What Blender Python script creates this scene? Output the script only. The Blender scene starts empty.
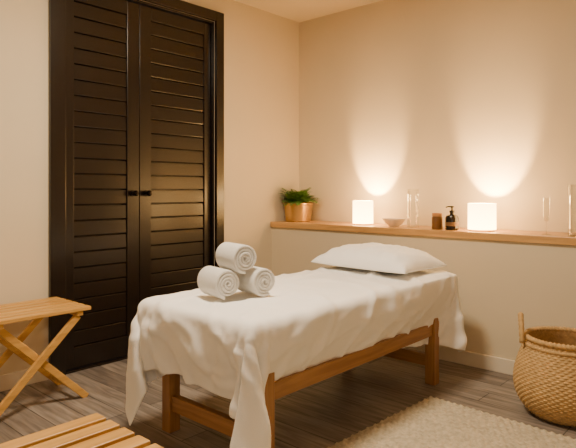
import bpy, bmesh, math, random
from math import sin, cos, pi, radians, sqrt, exp
from mathutils import Vector, Matrix, noise
random.seed(4)
scene = bpy.context.scene
COL = scene.collection

# ------------------------------------------------------------ materials
def new_mat(name):
    m = bpy.data.materials.new(name); m.use_nodes = True
    nt = m.node_tree
    return m, nt, nt.nodes["Principled BSDF"]
def srgb(r, g, b):
    f = lambda c: (c/255/12.92) if c/255 <= 0.04045 else ((c/255+0.055)/1.055)**2.4
    return (f(r), f(g), f(b), 1)
def mat_basic(name, col, rough=0.6, metal=0.0, var=0.08, nscale=8, bump=0.0, bscale=60, stretch=(1,1,1), spec=0.5):
    m, nt, b = new_mat(name)
    tc = nt.nodes.new("ShaderNodeTexCoord"); mp = nt.nodes.new("ShaderNodeMapping")
    mp.inputs["Scale"].default_value = stretch
    nt.links.new(tc.outputs["Object"], mp.inputs["Vector"])
    n = nt.nodes.new("ShaderNodeTexNoise"); n.inputs["Scale"].default_value = nscale; n.inputs["Detail"].default_value = 5
    nt.links.new(mp.outputs[0], n.inputs["Vector"])
    r = nt.nodes.new("ShaderNodeValToRGB")
    r.color_ramp.elements[0].position = 0.3; r.color_ramp.elements[1].position = 0.7
    r.color_ramp.elements[0].color = tuple(c*(1-var) for c in col[:3])+(1,)
    r.color_ramp.elements[1].color = tuple(min(1, c*(1+var)) for c in col[:3])+(1,)
    nt.links.new(n.outputs["Fac"], r.inputs["Fac"]); nt.links.new(r.outputs["Color"], b.inputs["Base Color"])
    b.inputs["Roughness"].default_value = rough; b.inputs["Metallic"].default_value = metal
    b.inputs["Specular IOR Level"].default_value = spec
    if bump > 0:
        n2 = nt.nodes.new("ShaderNodeTexNoise"); n2.inputs["Scale"].default_value = bscale; n2.inputs["Detail"].default_value = 4
        nt.links.new(mp.outputs[0], n2.inputs["Vector"])
        bp = nt.nodes.new("ShaderNodeBump"); bp.inputs["Strength"].default_value = bump; bp.inputs["Distance"].default_value = 0.01
        nt.links.new(n2.outputs["Fac"], bp.inputs["Height"]); nt.links.new(bp.outputs[0], b.inputs["Normal"])
    return m
def mat_floor():
    m, nt, b = new_mat("floor_planks")
    tc = nt.nodes.new("ShaderNodeTexCoord")
    br = nt.nodes.new("ShaderNodeTexBrick")
    br.inputs["Scale"].default_value = 1.0
    br.inputs["Brick Width"].default_value = 1.25; br.inputs["Row Height"].default_value = 0.15
    br.inputs["Mortar Size"].default_value = 0.0026; br.inputs["Mortar Smooth"].default_value = 0.2
    br.offset = 0.37
    br.inputs["Color1"].default_value = srgb(150, 140, 131); br.inputs["Color2"].default_value = srgb(118, 109, 102)
    br.inputs["Mortar"].default_value = srgb(60, 55, 51)
    nt.links.new(tc.outputs["Object"], br.inputs["Vector"])
    mp = nt.nodes.new("ShaderNodeMapping"); mp.inputs["Scale"].default_value = (1.5, 16, 1)
    nt.links.new(tc.outputs["Object"], mp.inputs["Vector"])
    n = nt.nodes.new("ShaderNodeTexNoise"); n.inputs["Scale"].default_value = 2.2; n.inputs["Detail"].default_value = 8; n.inputs["Distortion"].default_value = 0.8
    nt.links.new(mp.outputs[0], n.inputs["Vector"])
    r = nt.nodes.new("ShaderNodeValToRGB")
    r.color_ramp.elements[0].position = 0.34; r.color_ramp.elements[1].position = 0.66
    r.color_ramp.elements[0].color = (0.55, 0.54, 0.53, 1); r.color_ramp.elements[1].color = (1.2, 1.2, 1.2, 1)
    nt.links.new(n.outputs["Fac"], r.inputs["Fac"])
    mx = nt.nodes.new("ShaderNodeMix"); mx.data_type = 'RGBA'; mx.blend_type = 'MULTIPLY'; mx.inputs["Factor"].default_value = 1
    nt.links.new(br.outputs["Color"], mx.inputs["A"]); nt.links.new(r.outputs["Color"], mx.inputs["B"])
    nt.links.new(mx.outputs["Result"], b.inputs["Base Color"])
    b.inputs["Roughness"].default_value = 0.42
    bp = nt.nodes.new("ShaderNodeBump"); bp.inputs["Strength"].default_value = 0.25; bp.inputs["Distance"].default_value = 0.003; bp.invert = True
    nt.links.new(br.outputs["Fac"], bp.inputs["Height"]); nt.links.new(bp.outputs[0], b.inputs["Normal"])
    return m
def mat_wood(name, c1, c2, axis='Y', rough=0.45):
    m, nt, b = new_mat(name)
    tc = nt.nodes.new("ShaderNodeTexCoord"); mp = nt.nodes.new("ShaderNodeMapping")
    s = {'X': (2, 30, 30), 'Y': (30, 2, 30), 'Z': (30, 30, 2)}[axis]
    mp.inputs["Scale"].default_value = s
    nt.links.new(tc.outputs["Object"], mp.inputs["Vector"])
    n = nt.nodes.new("ShaderNodeTexNoise"); n.inputs["Scale"].default_value = 1.3; n.inputs["Detail"].default_value = 6; n.inputs["Distortion"].default_value = 0.8
    nt.links.new(mp.outputs[0], n.inputs["Vector"])
    r = nt.nodes.new("ShaderNodeValToRGB")
    r.color_ramp.elements[0].position = 0.3; r.color_ramp.elements[1].position = 0.7
    r.color_ramp.elements[0].color = c1; r.color_ramp.elements[1].color = c2
    nt.links.new(n.outputs["Fac"], r.inputs["Fac"]); nt.links.new(r.outputs["Color"], b.inputs["Base Color"])
    b.inputs["Roughness"].default_value = rough
    return m
def mat_glass(name):
    m = bpy.data.materials.new(name); m.use_nodes = True
    nt = m.node_tree; nt.nodes.clear()
    o = nt.nodes.new("ShaderNodeOutputMaterial"); t = nt.nodes.new("ShaderNodeBsdfTransparent"); g = nt.nodes.new("ShaderNodeBsdfGlossy")
    g.inputs["Roughness"].default_value = 0.05; g.inputs["Color"].default_value = (0.8, 0.8, 0.78, 1)
    t.inputs["Color"].default_value = (0.96, 0.96, 0.95, 1)
    lw = nt.nodes.new("ShaderNodeLayerWeight"); lw.inputs["Blend"].default_value = 0.16
    mx = nt.nodes.new("ShaderNodeMixShader")
    nt.links.new(lw.outputs["Facing"], mx.inputs[0]); nt.links.new(t.outputs[0], mx.inputs[1]); nt.links.new(g.outputs[0], mx.inputs[2])
    nt.links.new(mx.outputs[0], o.inputs["Surface"])
    return m
def mat_emit(name, col, strength, base=(0.9, 0.85, 0.75, 1)):
    m, nt, b = new_mat(name)
    b.inputs["Base Color"].default_value = base
    tc = nt.nodes.new("ShaderNodeTexCoord"); sp = nt.nodes.new("ShaderNodeSeparateXYZ")
    nt.links.new(tc.outputs["Generated"], sp.inputs[0])
    r = nt.nodes.new("ShaderNodeValToRGB")
    r.color_ramp.elements[0].position = 0.0; r.color_ramp.elements[0].color = tuple(c*1.0 for c in col[:3])+(1,)
    r.color_ramp.elements[1].position = 1.0; r.color_ramp.elements[1].color = tuple(c*0.6 for c in col[:3])+(1,)
    nt.links.new(sp.outputs["Z"], r.inputs["Fac"]); nt.links.new(r.outputs["Color"], b.inputs["Emission Color"])
    b.inputs["Emission Strength"].default_value = strength
    return m

M_wall = mat_basic("wall_plaster", srgb(216, 201, 172), 0.85, var=0.015, nscale=3, bump=0.05, bscale=150)
M_ceil = mat_basic("ceiling_paint", srgb(226, 213, 187), 0.9, var=0.01, nscale=3)
M_base = mat_basic("baseboard_paint", srgb(222, 211, 191), 0.5, var=0.01)
M_floor = mat_floor()
M_door = mat_basic("espresso_door", srgb(21, 12, 8), 0.27, var=0.15, nscale=6, stretch=(1, 1, 8), spec=0.6)
M_shelf = mat_wood("oak_shelf", srgb(184, 138, 82), srgb(212, 166, 104), 'X', 0.35)
M_tableX = mat_wood("table_wood_x", srgb(140, 96, 52), srgb(172, 124, 72), 'X')
M_tableY = mat_wood("table_wood_y", srgb(140, 96, 52), srgb(172, 124, 72), 'Y')
M_tableZ = mat_wood("table_wood_z", srgb(140, 96, 52), srgb(172, 124, 72), 'Z')
M_stool = mat_wood("teak_slats", srgb(186, 138, 70), srgb(216, 168, 92), 'Y', 0.4)
M_linen = mat_basic("white_linen", srgb(249, 247, 243), 0.85, var=0.005, nscale=4, bump=0.12, bscale=220, spec=0.2)
M_linen.node_tree.nodes["Principled BSDF"].inputs["Sheen Weight"].default_value = 0.2
M_towel = mat_basic("terry_towel", srgb(249, 247, 242), 0.95, var=0.02, nscale=120, bump=1.0, bscale=330, spec=0.1)
M_mat = mat_basic("mattress_vinyl", srgb(225, 218, 205), 0.5, var=0.01)
M_basket = mat_basic("seagrass", srgb(190, 156, 106), 0.75, var=0.18, nscale=45, bump=0.3, bscale=120, spec=0.3)
M_rug = mat_basic("rug_wool", srgb(190, 178, 155), 0.95, var=0.2, nscale=45, bump=0.4, bscale=220, spec=0.1)
M_brass = mat_basic("aged_brass", srgb(196, 158, 98), 0.35, metal=0.75, var=0.1, nscale=10)
M_soil = mat_basic("soil", srgb(45, 32, 22), 0.95, var=0.4, nscale=60)
M_leaf = mat_basic("fern_leaf", srgb(84, 122, 50), 0.55, var=0.4, nscale=25)
M_ceramic = mat_basic("glazed_ceramic", srgb(232, 222, 206), 0.3, var=0.03)
M_brown = mat_basic("amber_jar", srgb(112, 76, 42), 0.3, var=0.1)
M_lid = mat_wood("jar_lid_wood", srgb(150, 104, 60), srgb(180, 130, 80), 'X')
M_black = mat_basic("dark_amber_glass", srgb(26, 18, 12), 0.15, var=0.1)
M_label = mat_basic("label_paper", srgb(110, 80, 46), 0.6, var=0.03)
M_glass = mat_glass("clear_glass")
M_bronze = mat_basic("dark_bronze", srgb(30, 24, 20), 0.25, metal=0.8)
M_lamp = mat_emit("frosted_lamp_glass", (1.0, 0.56, 0.18), 26)
M_lampbase = mat_basic("lamp_base", srgb(190, 150, 100), 0.4)

# ------------------------------------------------------------ helpers
def empty(name, loc=(0, 0, 0), rz=0):
    e = bpy.data.objects.new(name, None); COL.objects.link(e)
    e.location = loc; e.rotation_euler = (0, 0, rz); e.empty_display_size = 0.1
    return e
def mesh_obj(name, verts, faces, mat, parent=None, smooth=False, loc=(0, 0, 0)):
    me = bpy.data.meshes.new(name); me.from_pydata([tuple(v) for v in verts], [], faces); me.update()
    bm = bmesh.new(); bm.from_mesh(me); bmesh.ops.recalc_face_normals(bm, faces=bm.faces); bm.to_mesh(me); bm.free()
    if smooth:
        for p in me.polygons: p.use_smooth = True
    o = bpy.data.objects.new(name, me); COL.objects.link(o); me.materials.append(mat)
    o.location = loc
    if parent: o.parent = parent
    return o
BF = [(0,1,3,2),(4,6,7,5),(0,4,5,1),(2,3,7,6),(0,2,6,4),(1,5,7,3)]
def box(name, lo, hi, mat, parent=None, bevel=0.0, M=None):
    v = [Vector((x, y, z)) for x in (lo[0], hi[0]) for y in (lo[1], hi[1]) for z in (lo[2], hi[2])]
    if M is not None: v = [M @ p for p in v]
    o = mesh_obj(name, v, BF, mat, parent)
    if bevel > 0:
        md = o.modifiers.new("bevel", 'BEVEL'); md.width = bevel; md.segments = 2; md.limit_method = 'ANGLE'
    return o
def multibox(name, boxes, mat, parent=None, bevel=0.0):
    V, F = [], []
    for bx in boxes:
        lo, hi = bx[0], bx[1]; M = bx[2] if len(bx) > 2 else None
        k = len(V)
        for x in (lo[0], hi[0]):
            for y in (lo[1], hi[1]):
                for z in (lo[2], hi[2]):
                    p = Vector((x, y, z)); V.append(M @ p if M is not None else p)
        F += [tuple(i+k for i in f) for f in BF]
    o = mesh_obj(name, V, F, mat, parent)
    if bevel > 0:
        md = o.modifiers.new("bevel", 'BEVEL'); md.width = bevel; md.segments = 2; md.limit_method = 'ANGLE'
    return o
def beam(p, q, w, t, side):
    p, q = Vector(p), Vector(q); d = (q-p); L = d.length; d.normalize()
    s = Vector(side).normalized(); n = d.cross(s).normalized(); s = n.cross(d).normalized()
    M = Matrix(((s.x, n.x, d.x, p.x), (s.y, n.y, d.y, p.y), (s.z, n.z, d.z, p.z), (0, 0, 0, 1)))
    return ((-w/2, -t/2, 0), (w/2, t/2, L), M)
def lathe(name, prof, mat, parent=None, seg=48, loc=(0, 0, 0), smooth=True):
    V, F = [], []
    n = len(prof)
    for i in range(seg):
        a = 2*pi*i/seg
        for r, z in prof: V.append((r*cos(a), r*sin(a), z))
    for i in range(seg):
        j = (i+1) % seg
        for k in range(n-1):
            F.append((i*n+k, j*n+k, j*n+k+1, i*n+k+1))
    o = mesh_obj(name, V, F, mat, parent, smooth, loc)
    bm = bmesh.new(); bm.from_mesh(o.data)
    bmesh.ops.remove_doubles(bm, verts=bm.verts, dist=1e-5)
    bmesh.ops.recalc_face_normals(bm, faces=bm.faces); bm.to_mesh(o.data); bm.free()
    if smooth:
        for p in o.data.polygons: p.use_smooth = True
        try: o.data.set_sharp_from_angle(angle=radians(40))
        except Exception: pass
    return o
def tube(name, pts, rad, mat, parent=None, seg=10, closed=False):
    V, F = [], []; n = len(pts); P = [Vector(p) for p in pts]
    up = Vector((0, 0, 1)); prev = None
    for i in range(n):
        a = P[(i-1) % n] if closed or i > 0 else P[i]; b = P[(i+1) % n] if closed or i < n-1 else P[i]
        d = (b-a).normalized()
        s = d.cross(up) if prev is None else prev - d*prev.dot(d)
        if s.length < 1e-4: s = d.cross(Vector((1, 0, 0)))
        s.normalize(); prev = s; t = d.cross(s)
        r = rad(i/(n-1)) if callable(rad) else rad
        for k in range(seg):
            an = 2*pi*k/seg; V.append(P[i]+s*r*cos(an)+t*r*sin(an))
    for i in range(n if closed else n-1):
        j = (i+1) % n
        for k in range(seg):
            l = (k+1) % seg; F.append((i*seg+k, i*seg+l, j*seg+l, j*seg+k))
    if not closed:
        F.append(tuple(range(seg))); F.append(tuple((n-1)*seg+k for k in range(seg)))
    return mesh_obj(name, V, F, mat, parent, True)

# ------------------------------------------------------------ room shell
XR, YB, HC = 4.3, -4.7, 2.625
box("floor", (-0.15, YB-0.1, -0.1), (XR+0.1, 0.1, 0), M_floor)
box("ceiling", (-0.15, YB-0.1, HC), (XR+0.1, 0.1, HC+0.1), M_ceil)
box("wall_back", (-0.15, 0, 0), (XR+0.1, 0.1, HC), M_wall)
OY1, OY2, OZ = -0.99, -2.18, 2.41
multibox("wall_left", [((-0.15, OY1, 0), (0, 0, HC)), ((-0.15, YB, 0), (0, OY2, HC)), ((-0.15, OY2, OZ), (0, OY1, HC))], M_wall)
box("wall_right", (XR, YB, 0), (XR+0.1, 0, HC), M_wall)
box("wall_front", (-0.15, YB-0.1, 0), (XR+0.1, YB, HC), M_wall)
LD = -0.375; LZ = 0.855
box("wall_low_ledge", (0, LD+0.02, 0), (XR, 0, LZ-0.045), M_wall)
box("wooden_shelf", (0.001, LD, LZ-0.045), (XR-0.001, -0.001, LZ), M_shelf, bevel=0.003)
box("baseboard_back", (0.001, LD+0.006, 0), (XR-0.001, LD+0.02, 0.09), M_base, bevel=0.003)
multibox("baseboard_left", [((0, YB+0.001, 0), (0.014, OY2-0.10, 0.09)), ((0, OY1+0.08, 0), (0.014, LD-0.001, 0.09))], M_base, bevel=0.003)
cw = 0.075
multibox("trim_1", [((-0.0, OY1, 0), (0.028, OY1+cw, OZ+cw)), ((-0.0, OY2-cw-0.02, 0), (0.028, OY2, OZ+cw)), ((-0.0, OY2, OZ), (0.028, OY1, OZ+cw)),
    ((-0.12, OY1-0.015, 0), (0.0, OY1, OZ)), ((-0.12, OY2, 0), (0.0, OY2+0.015, OZ)), ((-0.12, OY2, OZ-0.015), (0.0, OY1, OZ)),
    ((-0.12, OY2+0.015, 0), (0.0, OY1-0.015, 0.012))], M_door, bevel=0.003)
def louver_door(name, y1, y2, inner_at_y1, knob_y):
    e = empty(name, (-0.045, 0, 0))
    z0, z1 = 0.016, OZ-0.02
    so, si = 0.06, 0.092
    sl, sr = (si, so) if inner_at_y1 else (so, si)
    bx = [((-0.02, y1-sl, z0), (0.02, y1, z1)), ((-0.02, y2, z0), (0.02, y2+sr, z1)),
          ((-0.02, y2+sr, z1-0.09), (0.02, y1-sl, z1)), ((-0.02, y2+sr, z0), (0.02, y1-sl, z0+0.13))]
    multibox("stiles_and_rails", bx, M_door, e, bevel=0.003)
    a, b = z0+0.13, z1-0.09
    n = 22; p = (b-a)/n
    sb = []
    for i in range(n):
        zc = a+p*(i+0.5)
        M = Matrix.Translation((0.004, 0, zc)) @ Matrix.Rotation(radians(-2), 4, 'Y')
        sb.append(((-0.006, y2+sr-0.003, -p*0.475), (0.007, y1-sl+0.003, p*0.475), M))
    multibox("louver_slats", sb, M_door, e, bevel=0.005)
    box("backing_panel", (-0.022, y2+sr, a), (-0.017, y1-sl, b), M_door, e)  # solid sheet added behind the slats to block light leaks
    k = lathe("knob", [(0, 0.058), (0.012, 0.056), (0.019, 0.047), (0.02, 0.038), (0.014, 0.028), (0.008, 0.022), (0.008, 0.006), (0.02, 0.004), (0.022, 0), (0, 0)], M_bronze, e, 24)
    k.rotation_euler = (0, radians(90), 0); k.location = (0.02, knob_y, 1.10)
ymid = -1.635
louver_door("door_1", ymid-0.002, OY2+0.018, True, ymid-0.055)
louver_door("door_2", OY1-0.018, ymid+0.002, False, ymid+0.05)

# ------------------------------------------------------------ massage table
TX0, TX1, TY0, TY1, TZ = 1.08, 1.80, -2.35, -0.65, 0.615
tab = empty("massage_table")
s = 0.03
lx = (1.12, 1.73); ly = (-2.21, -0.82)
i = 0
for x in lx:
    for y in ly:
        i += 1
        box("leg_%d" % i, (x-s, y-s, 0), (x+s, y+s, TZ-0.075), M_tableZ, tab, 0.003)
for k, y in enumerate(ly):
    box("end_stretcher_%d" % (k+1), (lx[0]+s, y-0.018, 0.10), (lx[1]-s, y+0.018, 0.17), M_tableX, tab, 0.003)
    box("end_apron_%d" % (k+1), (lx[0]+s, y-0.015, TZ-0.17), (lx[1]-s, y+0.015, TZ-0.075), M_tableX, tab, 0.003)
for k, x in enumerate(lx):
    box("side_rail_%d" % (k+1), (x-0.018, ly[0]+s, 0.285), (x+0.018, ly[1]-s, 0.355), M_tableY, tab, 0.003)
    box("side_apron_%d" % (k+1), (x-0.015, ly[0]+s, TZ-0.15), (x+0.015, ly[1]-s, TZ-0.075), M_tableY, tab, 0.003)
box("table_board", (TX0+0.01, TY0+0.01, TZ-0.075), (TX1-0.01, TY1-0.01, TZ-0.055), M_tableY, tab, 0.003)
matt = box("mattress_pad", (TX0, TY0, TZ-0.055), (TX1, TY1, TZ), M_mat, tab)
bv = matt.modifiers.new("bevel", 'BEVEL'); bv.width = 0.02; bv.segments = 4

def make_sheet():
    x0, x1, y0, y1 = TX0-0.31, TX1+0.375, TY0-0.305, TY1+0.20
    nx = int((x1-x0)/0.017); ny = int((y1-y0)/0.017)
    V, F, flat = [], [], []
    cx, cy = (x0+x1)/2, (y0+y1)/2; R = Matrix.Rotation(radians(-2.5), 3, 'Z')
    for j in range(ny+1):
        for i in range(nx+1):
            u = i/nx; w = j/ny
            x = x0+(x1-x0)*u; y = y0+(y1-y0)*w
            # the cloth is cut with longer corners at the foot end
            k1 = u**5*(1-w)**8; k2 = (1-u)**5*(1-w)**8
            x += 0.06*k1-0.07*k2; y -= 0.08*k1+0.07*k2
            flat.append((x, y))
            z = 0.075*noise.noise(Vector((x*3.0+y*1.5, y*2.2, 1.3)))
            p = R @ Vector((x-cx, y-cy, 0))
            V.append((p.x*0.985+cx, p.y*0.985+cy, TZ+0.06+z))
    for j in range(ny):
        for i in range(nx):
            a = j*(nx+1)+i; F.append((a, a+1, a+nx+2, a+nx+1))
    o = mesh_obj("bed_sheet", V, F, M_linen, None, True)
    c = box("tmp_collider", (TX0, TY0, TZ-0.09), (TX1, TY1, TZ), M_mat)
    b = c.modifiers.new("b", 'BEVEL'); b.width = 0.022; b.segments = 3
    cm = c.modifiers.new("col", 'COLLISION'); c.collision.thickness_outer = 0.006; c.collision.cloth_friction = 60; c.collision.damping = 0.9
    cl = o.modifiers.new("cloth", 'CLOTH'); st = cl.settings
    st.quality = 8; st.mass = 0.3; st.tension_stiffness = 25; st.compression_stiffness = 25; st.shear_stiffness = 8; st.bending_stiffness = 1.8
    st.tension_damping = 8; st.bending_damping = 0.6; st.air_damping = 1.0
    cl.collision_settings.collision_quality = 3; cl.collision_settings.distance_min = 0.006
    cl.collision_settings.use_self_collision = True; cl.collision_settings.self_distance_min = 0.004
    N = 52
    scene.frame_start = 1; scene.frame_end = N
    cl.point_cache.frame_start = 1; cl.point_cache.frame_end = N
    for f in range(1, N+1): scene.frame_set(f)
    dg = bpy.context.evaluated_depsgraph_get()
    ev = o.evaluated_get(dg)
    me = bpy.data.meshes.new_from_object(ev)
    o.modifiers.clear(); o.data = me
    bpy.data.objects.remove(c)
    scene.frame_set(1)
    nrm = [v.normal.copy() for v in me.vertices]
    mid = me.vertices[(ny//2)*(nx+1)+nx//2]
    upsign = -1.0 if mid.normal.z < 0 else 1.0
    for j in range(ny+1):
        for i in range(nx+1):
            k = j*(nx+1)+i; v = me.vertices[k]
            x, y = flat[k]
            ox = max(TX0-x, x-TX1, 0); oy = max(TY0-y, y-TY1, 0); hang = min(1, (ox+oy)/0.12)
            wx = x+0.08*noise.noise(Vector((x*2.0, y*2.0, 11))); wy = y+0.08*noise.noise(Vector((x*2.0, y*2.0, 21)))
            n1 = noise.noise(Vector((wx*4.0+wy*1.6, wy*1.2, 3.0)))
            n2 = noise.noise(Vector((wx*1.6-wy*1.6, wy*3.6+wx*2.0, 9.0)))
            n4 = noise.noise(Vector((wx*3.0+wy*5.0, wy*2.0-wx*2.5, 19.0)))
            m1 = 0.5+0.5*noise.noise(Vector((x*2, y*2, 31)))
            d = 0.017*exp(-(n1/0.09)**2)*m1 + 0.014*exp(-(n2/0.08)**2)*(1.1-m1) + 0.012*exp(-(n4/0.075)**2)*m1
            v.co = v.co + nrm[k]*upsign*d*(1+0.6*hang)
            if hang == 0: v.co.z = max(v.co.z, TZ+0.006)
    me.update()
    zs = [v.co.z for v in me.vertices]; print("SHEET z", min(zs), max(zs))
    for p in me.polygons: p.use_smooth = True
    sd = o.modifiers.new("solid", 'SOLIDIFY'); sd.thickness = 0.003; sd.offset = 1
    ss = o.modifiers.new("sub", 'SUBSURF'); ss.levels = 1; ss.render_levels = 1
    return o
sheet = make_sheet()
SZ = TZ+0.014

def top_at(x, y, rad=0.05, rady=None):
    rady = rady or rad
    return max([v.co.z for v in sheet.data.vertices if abs(v.co.x-x) < rad and abs(v.co.y-y) < rady] or [SZ])

def pillow():
    N = 56; a, b, h = 0.35, 0.23, 0.118
    V, F = [], []; idx = {}
    for side in (1, -1):
        for j in range(N+1):
            for i in range(N+1):
                u = -1+2*i/N; v = -1+2*j/N
                edge = (i in (0, N)) or (j in (0, N))
                if edge and side == -1: idx[(side, i, j)] = idx[(1, i, j)]; continue
                x = u*a*(1-0.08*(1-v*v)*abs(u)**2); y = v*b*(1-0.10*(1-u*u)*abs(v)**2)
                t = max(0, (1-abs(u)**2.8))**0.5*max(0, (1-abs(v)**2.6))**0.5
                wr = 0.012*noise.noise(Vector((u*3.5, v*2.2, 4.0+side)))*t + 0.010*noise.noise(Vector((u*8, v*4, 7.0)))*t**0.5
                z = side*h*t*(1.0 if side > 0 else 0.18)+wr*(1 if side > 0 else 0.1)
                idx[(side, i, j)] = len(V); V.append((x, y, z))
        for j in range(N):
            for i in range(N):
                q = (idx[(side, i, j)], idx[(side, i+1, j)], idx[(side, i+1, j+1)], idx[(side, i, j+1)])
                F.append(q if side > 0 else q[::-1])
    o = mesh_obj("pillow", V, F, M_linen, None, True)
    zmin = min(v[2] for v in V)
    o.location = (1.405, -0.895, top_at(1.43, -0.885, 0.25, 0.15)-zmin+0.001); o.rotation_euler = (0, 0, radians(-3))
    ss = o.modifiers.new("sub", 'SUBSURF'); ss.levels = 1; ss.render_levels = 1
pillow()

def towel(loc, rz, roll, L=0.18, R=0.068):
    th = 0.0138; gap = 0.0004; turns = (R-0.010)/(th+gap); n = int(turns*44)
    V, F = [], []
    for k in range(n+1):
        a = 2*pi*turns*k/n + roll; r = 0.010+(R-0.010)*k/n
        ro, ri = r+0.0015*sin(a*2+k*0.1), r-th
        x_off = 0.005*noise.noise(Vector((k*0.03, loc[0]*9, loc[1]*9)))-0.004*(k/n)**4
        mid = (ro+ri)/2
        ring = []
        for q in range(5):
            an = -pi/2+pi*q/4; ring.append((L/2-0.007+0.007*cos(an)+x_off, mid+(ro-ri)/2*sin(an)))
        for q in range(5):
            an = pi/2+pi*q/4; ring.append((-L/2+0.007+0.007*cos(an)+x_off, mid+(ro-ri)/2*sin(an)))
        for (x, rr) in ring: V.append((x, rr*cos(a), rr*sin(a)))
    for k in range(n):
        for q in range(10):
            q2 = (q+1) % 10
            F.append((k*10+q, k*10+q2, (k+1)*10+q2, (k+1)*10+q))
    F.append(tuple(range(10))); F.append(tuple(n*10+q for q in range(10)))
    o = mesh_obj("rolled_towel", V, F, M_towel, None, True)
    o.location = loc; o.rotation_euler = (0, 0, rz)
rz = radians(-12)
tz = max(top_at(1.36, -2.12, 0.08), top_at(1.43, -1.96, 0.08))+0.069
towel((1.36, -2.125, tz), rz, 3.9)
towel((1.435, -1.972, tz), rz, 4.6)
towel((1.395, -2.05, tz+0.108), radians(-14), 4.2)

# ------------------------------------------------------------ slatted folding stools
def stool(x, y, rz=0):
    w, l, H = 0.40, 0.52, 0.50
    e = empty("folding_stool", (x, y, 0), rz)
    sb = []; n = 6; p = (w+0.018)/n
    for i in range(n):
        sb.append(((-w+p*i, -l, H-0.02), (-w+p*(i+1)-0.018, 0, H)))
    multibox("seat_slats", sb, M_stool, e, 0.003)
    multibox("seat_battens", [((-w+0.01, -0.075, H-0.045), (-0.01, -0.04, H-0.02)), ((-w+0.01, -l+0.04, H-0.045), (-0.01, -l+0.075, H-0.02))], M_stool, e, 0.003)
    bs = []
    for (xx, yt, yb) in ((-0.03, -0.06, -l+0.0), (-w+0.03, -0.06, -l+0.0)):
        bs.append(beam((xx, yt, H-0.045), (xx, yb, 0.002), 0.022, 0.036, (1, 0, 0)))
    for (xx, yt, yb) in ((-0.055, -l+0.06, 0.0), (-w+0.055, -l+0.06, 0.0)):
        bs.append(beam((xx, yt, H-0.045), (xx, yb, 0.002), 0.022, 0.036, (1, 0, 0)))
    multibox("cross_legs", bs, M_stool, e, 0.003)
    multibox("stretchers", [((-w+0.03, -l+0.045, 0.05), (-0.03, -l+0.07, 0.08)), ((-w+0.055, -0.07, 0.05), (-0.055, -0.045, 0.08))], M_stool, e, 0.003)
stool(0.485, -2.265)
stool(2.23, -2.98)

# ------------------------------------------------------------ shelf objects
f = empty("potted_fern", (0.145, -0.18, LZ))
lathe("pot", [(0, 0), (0.10, 0), (0.108, 0.006), (0.122, 0.14), (0.128, 0.145), (0.128, 0.158), (0.120, 0.16), (0.115, 0.155), (0.112, 0.13), (0, 0.13)], M_brass, f)
lathe("soil", [(0, 0.142), (0.07, 0.14), (0.113, 0.133)], M_soil, f)
V, F = [], []
for k in range(110):
    az = random.uniform(0, 2*pi); L = random.uniform(0.13, 0.22); el = random.uniform(0.5, 1.45)
    base = Vector((random.uniform(-.05, .05), random.uniform(-.05, .05), 0.14))
    pts = []; p = base.copy(); e_ = el; n = 11
    for q in range(n+1):
        pts.append(p.copy()); p = p+Vector((cos(az)*cos(e_), sin(az)*cos(e_), sin(e_)))*(L/n); e_ -= random.uniform(0.06, 0.17)
    for q in range(1, n):
        d = (pts[q+1]-pts[q-1]).normalized(); s_ = d.cross(Vector((0, 0, 1))); s_.normalize(); up = s_.cross(d)
        ll = 0.034*sin(pi*(q/(n))**0.8)+0.009; ww = 0.009
        for sg in (-1, 1):
            dirn = (s_*sg+d*0.35-up*0.12).normalized()
            b0 = pts[q]; k0 = len(V)
            V += [b0, b0+dirn*ll*0.5+d*ww+up*0.002, b0+dirn*ll, b0+dirn*ll*0.5-d*ww+up*0.002]; F.append((k0, k0+1, k0+2, k0+3))
    for q in range(n):
        k0 = len(V); s2 = Vector((-sin(az), cos(az), 0))*0.0012
        V += [pts[q]-s2, pts[q]+s2, pts[q+1]+s2, pts[q+1]-s2]; F.append((k0, k0+1, k0+2, k0+3))
V = [Vector((max(v.x, -0.135), min(v.y, 0.170), max(v.z, 0.10))) for v in V]
mesh_obj("fronds", V, F, M_leaf, f)

def lamp(x, y, r, h, power):
    e = empty("glowing_lamp", (x, y, LZ))
    lathe("base", [(0, 0), (r*0.94, 0), (r*0.94, 0.012), (0, 0.012)], M_lampbase, e)
    lathe("shade", [(r-0.004, 0.012), (r, 0.012), (r, h), (r-0.004, h), (r-0.004, 0.012)], M_lamp, e)
    l = bpy.data.lights.new("uplight", 'SPOT'); l.energy = power; l.color = (1.0, 0.60, 0.24); l.spot_size = radians(76); l.spot_blend = 0.4; l.shadow_soft_size = 0.015
    o = bpy.data.objects.new("uplight", l); COL.objects.link(o); o.parent = e; o.location = (0, 0.03, h-0.005)
    o.rotation_euler = (radians(180-42), 0, 0)
    l2 = bpy.data.lights.new("bulb", 'POINT'); l2.energy = 8.0; l2.color = (1.0, 0.60, 0.24); l2.shadow_soft_size = 0.03
    o2 = bpy.data.objects.new("bulb", l2); COL.objects.link(o2); o2.parent = e; o2.location = (0, 0, h+0.02)
lamp(0.832, -0.21, 0.078, 0.185, 72)
lamp(1.778, -0.23, 0.088, 0.18, 82)

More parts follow.
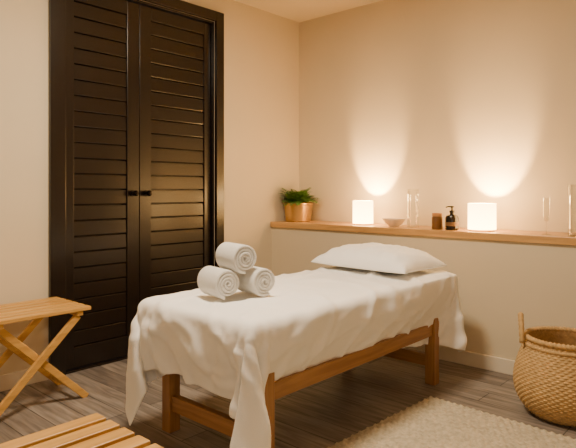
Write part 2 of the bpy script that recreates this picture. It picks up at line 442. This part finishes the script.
lathe("ceramic_bowl", [(0, 0.0), (0.035, 0.0), (0.038, 0.006), (0.065, 0.025), (0.088, 0.058), (0.084, 0.058), (0.06, 0.028), (0.03, 0.012), (0, 0.01)], M_ceramic, None, 48, (1.112, -0.22, LZ))
def cyl_glass(x, y, r, h):
    lathe("glass_cylinder_vase", [(0, 0), (r, 0), (r, h), (r-0.003, h), (r-0.003, 0.008), (0, 0.008)], M_glass, None, 40, (x, y, LZ))
cyl_glass(1.269, -0.22, 0.042, 0.275)
cyl_glass(2.36, -0.25, 0.055, 0.30)
j = empty("amber_jar", (1.486, -0.28, LZ))
lathe("jar_body", [(0, 0), (0.033, 0), (0.036, 0.004), (0.036, 0.082), (0.03, 0.088), (0, 0.088)], M_brown, j)
lathe("lid", [(0, 0.0885), (0.034, 0.0885), (0.034, 0.108), (0.031, 0.111), (0, 0.111)], M_lid, j)
j = empty("soap_bottle", (1.594, -0.28, LZ))
lathe("bottle_body", [(0, 0), (0.038, 0), (0.043, 0.004), (0.043, 0.082), (0.036, 0.096), (0.014, 0.104), (0.014, 0.116), (0, 0.116)], M_black, j)
lathe("label", [(0.0435, 0.028), (0.0442, 0.028), (0.0442, 0.054), (0.0435, 0.054), (0.0435, 0.028)], M_label, j)
lathe("pump_collar", [(0, 0.1165), (0.017, 0.1165), (0.017, 0.13), (0.006, 0.133), (0.006, 0.15), (0.013, 0.152), (0.013, 0.16), (0, 0.162)], M_black, j, 24)
tube("pump_spout", [(0, 0, 0.156), (-0.02, -0.01, 0.156), (-0.036, -0.018, 0.151)], 0.004, M_black, j)
j = empty("champagne_glass", (2.191, -0.27, LZ))
lathe("glass_body", [(0, 0.004), (0.026, 0.0), (0.028, 0.002), (0.004, 0.008), (0.003, 0.07), (0.012, 0.085), (0.02, 0.12), (0.021, 0.22), (0.0195, 0.22), (0.0185, 0.12), (0.010, 0.09), (0, 0.08)], M_glass, j, 32)

# ------------------------------------------------------------ basket
bk = empty("woven_basket", (2.442, -0.78, 0))
prof = lambda t: 0.155+0.076*sin(pi*min(1, t*1.02)**0.75)*(1) + 0.030*t
HB = 0.375; NR = 34; NS = 84
V, F = [], []; nu = NS*4; nv = NR*5
for jv in range(nv+1):
    t = jv/nv; row = t*NR; ri = int(row)
    for iu in range(nu):
        a = 2*pi*iu/nu
        amp = abs(sin(pi*row))**0.6
        d = 0.0028*amp + 0.0032*amp*sin(a*NS/2+pi*(ri % 2))
        r = prof(t)+d
        V.append((r*cos(a), r*sin(a), HB*t+0.002))
for jv in range(nv):
    for iu in range(nu):
        i2 = (iu+1) % nu; F.append((jv*nu+iu, jv*nu+i2, (jv+1)*nu+i2, (jv+1)*nu+iu))
mesh_obj("basket_body", V, F, M_basket, bk, True)
lathe("inner_lining", [(0, 0.004), (0.15, 0.004)]+[(prof(t/20)-0.006, 0.004+HB*t/20) for t in range(1, 21)], M_basket, bk)
def rope_ring(name, R, z, r, parent):
    n = 240; pts = [(R*cos(2*pi*i/n), R*sin(2*pi*i/n), z) for i in range(n)]
    o = tube(name, pts, r, M_basket, parent, 10, True)
    for v in o.data.vertices:
        a = math.atan2(v.co.y, v.co.x); c = Vector((R*cos(a), R*sin(a), z)); d = v.co-c
        ph = math.atan2(d.z, math.hypot(v.co.x, v.co.y)-R)
        v.co = c+d*(1+0.22*sin(a*60+ph*1))
rope_ring("rim_1", prof(1.0)+0.002, HB+0.008, 0.012, bk)
rope_ring("rim_2", prof(0.93)+0.004, HB-0.024, 0.009, bk)
for k, az in enumerate((radians(200), radians(20))):
    c = Vector((cos(az), sin(az), 0)); s_ = Vector((-sin(az), cos(az), 0)); R = prof(1.0)+0.008
    pts = []
    for q in range(41):
        a = pi*q/40
        pts.append(c*(R+0.012+0.006*sin(a))+s_*(0.066*cos(a))+Vector((0, 0, HB-0.02+0.125*sin(a)**0.8)))
    tube("handle_%d" % (k+1), pts, lambda t: 0.013+0.0018*sin(t*90), M_basket, bk, 10)

# ------------------------------------------------------------ rug
def rug():
    w, l = 0.98, 1.75; P = 0.028; nx, ny = 196, 440
    V, F = [], []
    for jy in range(ny+1):
        for ix in range(nx+1):
            x = w*ix/nx; y = -l*jy/ny
            rr = abs(sin(pi*y/P)); st = sin(x*2*pi/0.035+pi*int(-y/P))
            z = 0.002+0.010*rr*(0.62+0.38*st)
            if ix in (0, nx) or jy in (0, ny): z = 0.0
            V.append((x+0.003*noise.noise(Vector((0, y*9, 0))), y+0.003*noise.noise(Vector((x*9, 0, 5))), z))
    for jy in range(ny):
        for ix in range(nx):
            a = jy*(nx+1)+ix; F.append((a, a+1, a+nx+2, a+nx+1))
    o = mesh_obj("area_rug", V, F, M_rug, None, True)
    o.location = (1.825, -1.02, 0.001); o.rotation_euler = (0, 0, radians(-3))
rug()

# ------------------------------------------------------------ lights
def area(name, loc, rot, size, energy, col):
    l = bpy.data.lights.new(name, 'AREA'); l.shape = 'RECTANGLE'; l.size = size[0]; l.size_y = size[1]; l.energy = energy; l.color = col
    o = bpy.data.objects.new(name, l); COL.objects.link(o); o.location = loc; o.rotation_euler = rot
area("ceiling_light", (1.6, -2.3, 2.60), (0, 0, 0), (0.4, 0.4), 76, (1.0, 0.82, 0.59))
area("rear_fill", (3.6, -4.5, 1.8), (radians(72), 0, radians(30)), (1.6, 1.4), 12, (1.0, 0.91, 0.80))  # added soft fill from behind the camera; no window stands there
w = bpy.data.worlds.new("world"); scene.world = w; w.use_nodes = True
w.node_tree.nodes["Background"].inputs[0].default_value = (0.9, 0.8, 0.7, 1); w.node_tree.nodes["Background"].inputs[1].default_value = 0.3

# ------------------------------------------------------------ camera
cd = bpy.data.cameras.new("camera"); cam = bpy.data.objects.new("camera", cd); COL.objects.link(cam)
cam.location = (3.271, -3.781, 1.1225); cam.rotation_euler = (radians(90), 0, radians(42))
cd.sensor_width = 36; cd.lens = 557/576*36; cd.shift_y = -34/576; cd.clip_start = 0.05
scene.camera = cam
